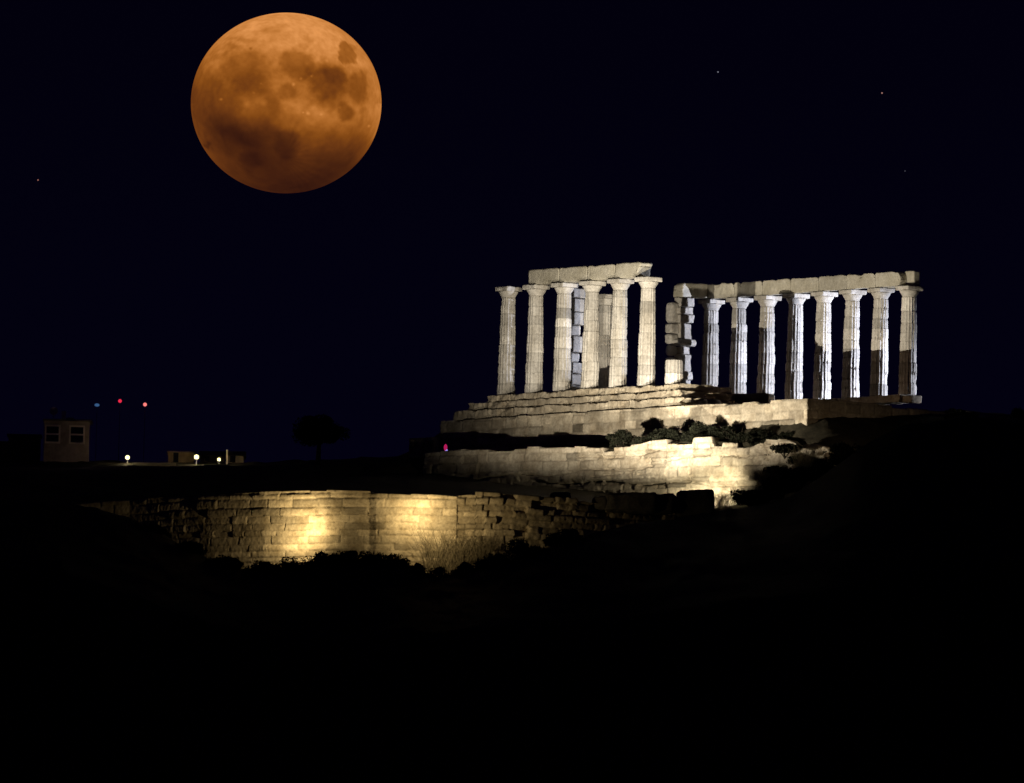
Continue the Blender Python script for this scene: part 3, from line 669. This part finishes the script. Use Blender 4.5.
mesh_obj('chimney', *join([box((X0 - .2, Y0, Z0 + Hh + .35), (.24, .24, .52)), box((X0 - .2, Y0, Z0 + Hh + .63), (.3, .3, .05))]), FRAME, hut, smooth=False)
mesh_obj('roof_box', *box((X0 + .2, Y0 - .5, Z0 + Hh + .17), (.42, .3, .15)), PLASTER, hut, smooth=False)
V = [dish_p + np.array([r * math.cos(t) * .24, .10 * (1 - r * r) , r * math.sin(t) * .24]) for r in (.02, .4, .7, 1.0) for t in np.linspace(0, 2 * math.pi, 24, endpoint=False)]
Fc = [[a * 24 + i, a * 24 + (i + 1) % 24, (a + 1) * 24 + (i + 1) % 24, (a + 1) * 24 + i] for a in range(3) for i in range(24)]
ds = mesh_obj('satellite_dish', V, Fc, FRAME, hut)
dm = mesh_obj('dish_mast', *join([tube(dish_p + np.array([0, .12, -.6]), dish_p + np.array([0, .12, 0]), .025, .025), tube(dish_p + np.array([0, .1, -.15]), dish_p + np.array([0, -.2, 0]), .01, .01)]), METAL, hut)
light('hut_fill_light', 'POINT', at(75, 432, 22), None, 8, (1, .66, .66), .3)  # added fill that brightens the hut front and its dish

def house(px0, px1, ptop, pbot, Y, label, mat, seed, roof=None, depth=2.5):
    a0 = at(px0, pbot, Y); a1 = at(px1, ptop, Y); w = a1[0] - a0[0]; h = a1[2] - a0[2] + .5
    e = empty('low_house', ((a0[0] + a1[0]) / 2, Y, a0[2] - .5), label, 'building', 'low buildings on the ridge')
    cx, cz = (a0[0] + a1[0]) / 2, a0[2] - .5
    mesh_obj('wall', *box((cx, Y + depth / 2, cz + h / 2), (w, depth, h)), mat, e, smooth=False)
    if roof == 'flat': mesh_obj('roof', *box((cx, Y + depth / 2, cz + h + .045), (w + .2, depth + .2, .08)), DARKPL, e, smooth=False)
    elif roof == 'pitch':
        V = [(cx - w / 2 - .1, Y - .1, cz + h), (cx + w / 2 + .1, Y - .1, cz + h), (cx + w / 2 + .1, Y + depth + .1, cz + h), (cx - w / 2 - .1, Y + depth + .1, cz + h), (cx - w / 2 - .1, Y + depth / 2, cz + h + .35), (cx + w / 2 + .1, Y + depth / 2, cz + h + .35)]
        mesh_obj('roof', V, [[0, 1, 5, 4], [2, 3, 4, 5], [0, 4, 3], [1, 2, 5], [0, 3, 2, 1]], DARKPL, e, smooth=False)
    mesh_obj('door', *box((cx - w * .2, Y - .012, cz + .95), (.3, .03, .55)), GLASS, e, smooth=False)
    return e
house(8, 40, 436, 463, 46, 'unlit dark building left of the hut', DARKPL, 1, 'flat')
house(-6, 12, 443, 463, 45, 'dark low building cut by the left picture edge', DARKPL, 2, 'flat')
house(168, 194, 453, 465, 42, 'brown walled low building left of the middle lamp', plain('brown_plaster', (.2, .14, .08), .9), 3, 'flat')
house(200, 224, 456, 464, 45, 'low building between the two close lamps', plain('tan_plaster', (.34, .26, .16), .9), 4, 'pitch')
house(228, 244, 456, 465, 43, 'small pale building right of the short white post', plain('pale_plaster', (.38, .3, .22), .9), 5, 'pitch')
pp = at(227, 460, 41)
tag(mesh_obj('white_post', *join([tube(pp - np.array([0, 0, .4]), pp + np.array([0, 0, .55]), .05, .045, 10), box(pp + np.array([0, 0, .57]), (.13, .13, .04))]), FRAME, loc=pp), 'short white post standing by the low buildings', 'post')

LAMP = glow('lamp_glass', (1, .86, .44), 2.4)
def uvs(c, r, n=12, m=20, sq=1.0):
    V = []; Fc = []
    for i in range(n + 1):
        for j in range(m):
            f = math.pi * i / n; t = 2 * math.pi * j / m; V.append(np.array(c) + r * np.array([math.sin(f) * math.cos(t), math.sin(f) * math.sin(t), math.cos(f) * sq]))
    for i in range(n):
        for j in range(m): Fc.append([i * m + j, (i + 1) * m + j, (i + 1) * m + (j + 1) % m, i * m + (j + 1) % m])
    return V, Fc
for px, py, r, pw, lb in ((127.5, 457.5, .13, 16, 'leftmost street lamp, glowing alone beside the lit path'), (196.5, 457, .14, 22, 'middle street lamp at the brown low building'), (219, 459.5, .10, 12, 'right street lamp, smaller and lower, before the low buildings')):
    c = at(px, py, 40); g = c - np.array([0, 0, .9])
    e = empty('street_lamp', g, lb, 'lamp', 'street lamps on the ridge')
    mesh_obj('post', *tube(g - np.array([0, 0, .3]), c - np.array([0, 0, r + .04]), .04, .03, 10), METAL, e)
    mesh_obj('collar', *tube(c - np.array([0, 0, r + .04]), c - np.array([0, 0, r * .85]), .07, .09, 12), METAL, e)
    mesh_obj('globe', *uvs(c, r), LAMP, e)
    light('lamp_light', 'POINT', c - np.array([0, r + .25, 0]), None, pw * 1.3, (1, .8, .45), .1)
# strip of pale path lit by the left lamp
pq = [at(132, 464.5, 39), at(176, 465, 39), at(176, 469, 37.5), at(132, 467, 37.5)]
tag(mesh_obj('path', [p + np.array([0, 0, .12]) for p in pq], [(0, 1, 2, 3)], plain('pale_path', (.42, .34, .2), .9), smooth=False), kind='structure')

def beacon(px, py, Y, c, s, r, label, sq=1.0, base_py=None):
    p = at(px, py, Y); gz = ground_z(p[0], Y) if Y < 200 else p[2] - 5
    g = np.array([p[0], p[1], min(gz, p[2] - 1)])
    e = empty('added_mast_light', g, label, 'signal light', 'signal lights on added thin masts on the ridge')
    mesh_obj('mast', *tube(g, p - np.array([0, 0, r]), .018, .01, 6), BARK, e)  # mast added as a guessed support; none visible in the image
    mesh_obj('lamp', *uvs(p, r, sq=sq), glow('signal_glow', c, s), e)
beacon(120, 401, 60, (1, .03, .08), .8, .11, 'added thin mast with the highest red signal light')
beacon(145, 404.5, 60, (1, .22, .20), 1.1, .11, 'added thin mast with a pinkish red signal light, rightmost')
e0 = beacon(97, 405, 60, (.06, .16, .36), .6, .15, 'added thin mast with a dim blue signal light, leftmost', .6)
g0 = at(446, 455, 6); sl = empty('colour_speck', g0, 'tiny speck glowing magenta over blue left of the podium', 'marker light')  # coloured speck of unclear kind, built as two glowing blobs on an added stake
mesh_obj('stake', *tube(g0 - np.array([0, 0, .6]), at(446, 453, 6), .03, .03, 8), BARK, sl)
mesh_obj('magenta_blob', *uvs(at(445.6, 447.5, 6), .10, sq=1.9), glow('magenta_glow', (.75, .02, .16), .55), sl)
mesh_obj('blue_blob', *uvs(at(446.4, 451, 6), .075, sq=1.6), glow('blue_glow', (.35, .3, 1), .9), sl)

# scattered pale stones on the terraces (small, dim)
rs = random.Random(5)
# ------------------------------------------------------------------ moon and stars
MD = 50000.0
def sky_pt(px, py): d = ray(px, py); return CAM + d / np.linalg.norm(d) * MD
mc = sky_pt(286.2, 103.0); mr_ = MD * 95.3 / F
nu, nv_ = 420, 210
T1, P1 = np.meshgrid(np.linspace(0, 2 * math.pi, nu, endpoint=False), np.linspace(0, math.pi, nv_ + 1), indexing='ij')
# sphere whose pole points at the viewer, so that detail is finest on the visible face
u = np.sin(P1) * np.cos(T1); v = np.sin(P1) * np.sin(T1); w = np.cos(P1)
POS = mc + mr_ * (u[..., None] * CR + .948 * v[..., None] * CU - w[..., None] * FW)
q = p3(u * 2.6, v * 2.6, w * 2.6)
du = u + .075 * fbm(q * 2.0, 1, 6); dv = v + .075 * fbm(q * 2.0, 2, 6)
# brightness map (0-255 red values read by eye from the image) of the eclipsed full moon: highlands, seas, and the earth's shadow over the lower limb
gu = np.array([-.92, -.72, -.52, -.315, -.114, .13, .334, .536, .737, .94])
gv = np.array([.97, .83, .69, .54, .40, .26, .12, -.02, -.10, -.17, -.31, -.455, -.60, -.74, -.88, -.99])
gr_ = np.array([[180, 190, 200, 205, 215, 215, 210, 200, 190, 180], [160, 180, 205, 222, 212, 222, 215, 207, 190, 175], [150, 190, 203, 205, 210, 220, 215, 220, 200, 182], [145, 188, 195, 180, 200, 190, 205, 222, 195, 185],
      [130, 182, 168, 165, 192, 175, 180, 165, 202, 188], [122, 160, 155, 160, 186, 172, 160, 155, 168, 186], [112, 140, 148, 145, 178, 175, 150, 168, 155, 178], [102, 130, 138, 158, 152, 178, 168, 150, 172, 176],
      [96, 112, 124, 142, 130, 178, 184, 164, 166, 172], [96, 96, 118, 126, 130, 164, 168, 166, 154, 166], [106, 76, 80, 88, 100, 135, 134, 126, 130, 142], [108, 84, 66, 66, 80, 100, 106, 92, 96, 112],
      [100, 96, 86, 64, 66, 78, 78, 66, 76, 92], [90, 90, 84, 68, 62, 66, 66, 56, 64, 70], [75, 75, 75, 70, 60, 52, 48, 52, 56, 60], [60, 60, 60, 58, 50, 44, 44, 46, 50, 50]], float)
def bil(uu, vv):
    a = np.clip(np.interp(uu, gu, np.arange(10)), 0, 8.999); b = np.clip(np.interp(-vv, -gv, np.arange(16)), 0, 14.999)
    i0 = a.astype(int); j0 = b.astype(int); fa = a - i0; fb = b - j0
    return (gr_[j0, i0] * (1 - fa) + gr_[j0, i0 + 1] * fa) * (1 - fb) + (gr_[j0 + 1, i0] * (1 - fa) + gr_[j0 + 1, i0 + 1] * fa) * fb
B = sum(bil(du + .045 * math.cos(t), dv + .045 * math.sin(t)) for t in np.linspace(0, 6.28, 9)[:-1]) / 8
mar = np.zeros_like(u)
for (cx, cy, rx, ry, s, ed) in [(-.42, .36, .27, .24, .17, .35), (-.30, .20, .26, .13, .12, .5), (-.62, .0, .2, .2, .10, .7), (-.58, -.28, .22, .13, .16, .6), (-.28, -.38, .2, .1, .12, .6), (.12, .42, .20, .17, .20, .25), (.44, .22, .19, .19, .25, .3), (.36, .38, .11, .09, .14, .5), (.52, .30, .12, .1, .16, .5), (.75, .20, .10, .17, .20, .35), (.655, .545, .085, .105, .26, .2),
                             (.50, .02, .09, .13, .14, .6), (.64, -.12, .085, .085, .26, .4), (-.355, -.64, .13, .12, .20, .5), (.02, -.47, .12, .16, .28, .5), (.04, .10, .10, .07, .20, .5), (-.12, .02, .08, .10, .12, .7), (-.70, .50, .07, .05, .12, .6), (-.60, .60, .12, .035, .10, .7),
                             (-.45, .70, .14, .03, .10, .7), (-.12, .80, .12, .04, .08, .7), (.20, .66, .06, .04, .12, .7), (-.37, .61, .02, .015, .2, .6), (-.55, -.40, .22, .10, .12, .6), (-.75, .10, .08, .20, .08, .6), (.80, -.06, .04, .06, .1, .6), (-.8, -.48, .03, .02, .2, .6)]:
    d = np.sqrt(((du - cx) / rx) ** 2 + ((dv - cy) / ry) ** 2); ed = ed * 1.9; d = d + .22 * fbm(q * 4.5, 31, 4); g = np.clip((1 + ed / 2 - d) / ed, 0, 1); g = g * g * (3 - 2 * g) * s * .88
    mar = mar + g - mar * g
B = B * (1 + .16 * np.clip((.1 - v) / .5, 0, 1) * np.clip(.5 + u, 0, 1)) * (1 - mar) * (1 + .10 * fbm(q * 3.4, 5, 5) + .075 * fbm(q * 10, 6, 4) * np.clip((v + 1.1) / 1.1, .3, 1))
for (cx, cy, r, s) in [(-.675, .03, .022, .5), (-.25, .20, .015, .2), (-.33, .10, .02, .14), (-.22, -.015, .045, .16), (-.40, -.03, .05, .14), (.165, .255, .022, .3), (.275, .285, .018, .35), (.085, .19, .03, .28), (.43, .45, .03, .1), (.24, -.13, .03, .16), (.37, -.14, .022, .12), (.185, -.12, .015, .2), (.57, -.06, .02, .15),
                     (.87, -.26, .02, .3), (-.53, .58, .03, .08), (-.48, .82, .03, .06), (.10, .90, .04, .04), (-.44, -.13, .05, .12), (.56, .09, .05, .12), (.86, .13, .05, .06), (.62, .42, .05, .10)]:
    d = np.hypot(u + .01 * fbm(q * 6, 7, 2) - cx, v - cy); B = B * (1 + s * np.clip(1 - d / r, 0, 1))
ang = np.arctan2(v + .62, u + .02); dist = np.hypot(u + .02, v + .62)
B = B * (1 + .028 * np.sin(ang * 30 + 4 * fbm(q, 8, 3)) * np.clip(1.1 - dist, 0, 1) * (u > .05))
limb = np.clip((np.hypot(u, v) - .93) / .07, 0, 1); B = np.clip(B * (1 + .12 * limb * (v < 0)), 20, 250)
Rr = B; Gg = B * np.interp(B, [45, 75, 130, 165, 222], [.43, .49, .55, .59, .66]); Bb = B * np.interp(B, [45, 75, 130, 165, 222], [.28, .21, .165, .22, .36])
def lin(x): x = np.clip(x / 255, 0, 1); return np.where(x < .04045, x / 12.92, ((x + .055) / 1.055) ** 2.4)
colr = np.stack([lin(Rr), lin(Gg), lin(Bb)], -1)
idx = np.arange(nu * (nv_ + 1)).reshape(nu, nv_ + 1); nxt = np.roll(idx, -1, 0)
Fc = np.stack([idx[:, :-1], idx[:, 1:], nxt[:, 1:], nxt[:, :-1]], -1).reshape(-1, 4).tolist()
MM = bpy.data.materials.new('moon_surface'); MM.use_nodes = True; n = MM.node_tree.nodes; l = MM.node_tree.links; n.clear()
o_ = n.new('ShaderNodeOutputMaterial'); e_ = n.new('ShaderNodeEmission'); a_ = n.new('ShaderNodeAttribute'); a_.attribute_name = 'moon_colour'
l.new(a_.outputs['Color'], e_.inputs[0]); e_.inputs[1].default_value = 1.0; l.new(e_.outputs[0], o_.inputs[0])
MM.cycles.emission_sampling = 'NONE'
moon = mesh_obj('moon', POS.reshape(-1, 3), Fc, MM, loc=mc)
ca = moon.data.attributes.new('moon_colour', 'FLOAT_COLOR', 'POINT'); ca.data.foreach_set('color', np.concatenate([colr.reshape(-1, 3), np.ones((nu * (nv_ + 1), 1))], 1).astype(np.float32).ravel())
tag(moon, 'huge full orange moon with brown patches, hanging upper left', 'moon')
for px, py, r, c, s, lb in ((718, 72, .8, (.6, .6, .75), .25, 'faint bluish star high above the back row of columns'), (882, 93, .8, (1, .5, .42), .32, 'reddish star high above the right end of the temple'), (38, 180, .8, (1, .4, .3), .25, 'tiny reddish star left of the moon'),
                            (905, 171, .7, (.6, .6, .8), .07, 'barely visible star low in the sky above the right columns')):
    p = sky_pt(px, py); st = glow('star_glow', c, s); st.cycles.emission_sampling = 'NONE'
    tag(mesh_obj('star', *uvs(p, MD * r / F, 8, 12), st, loc=p), lb, 'star')
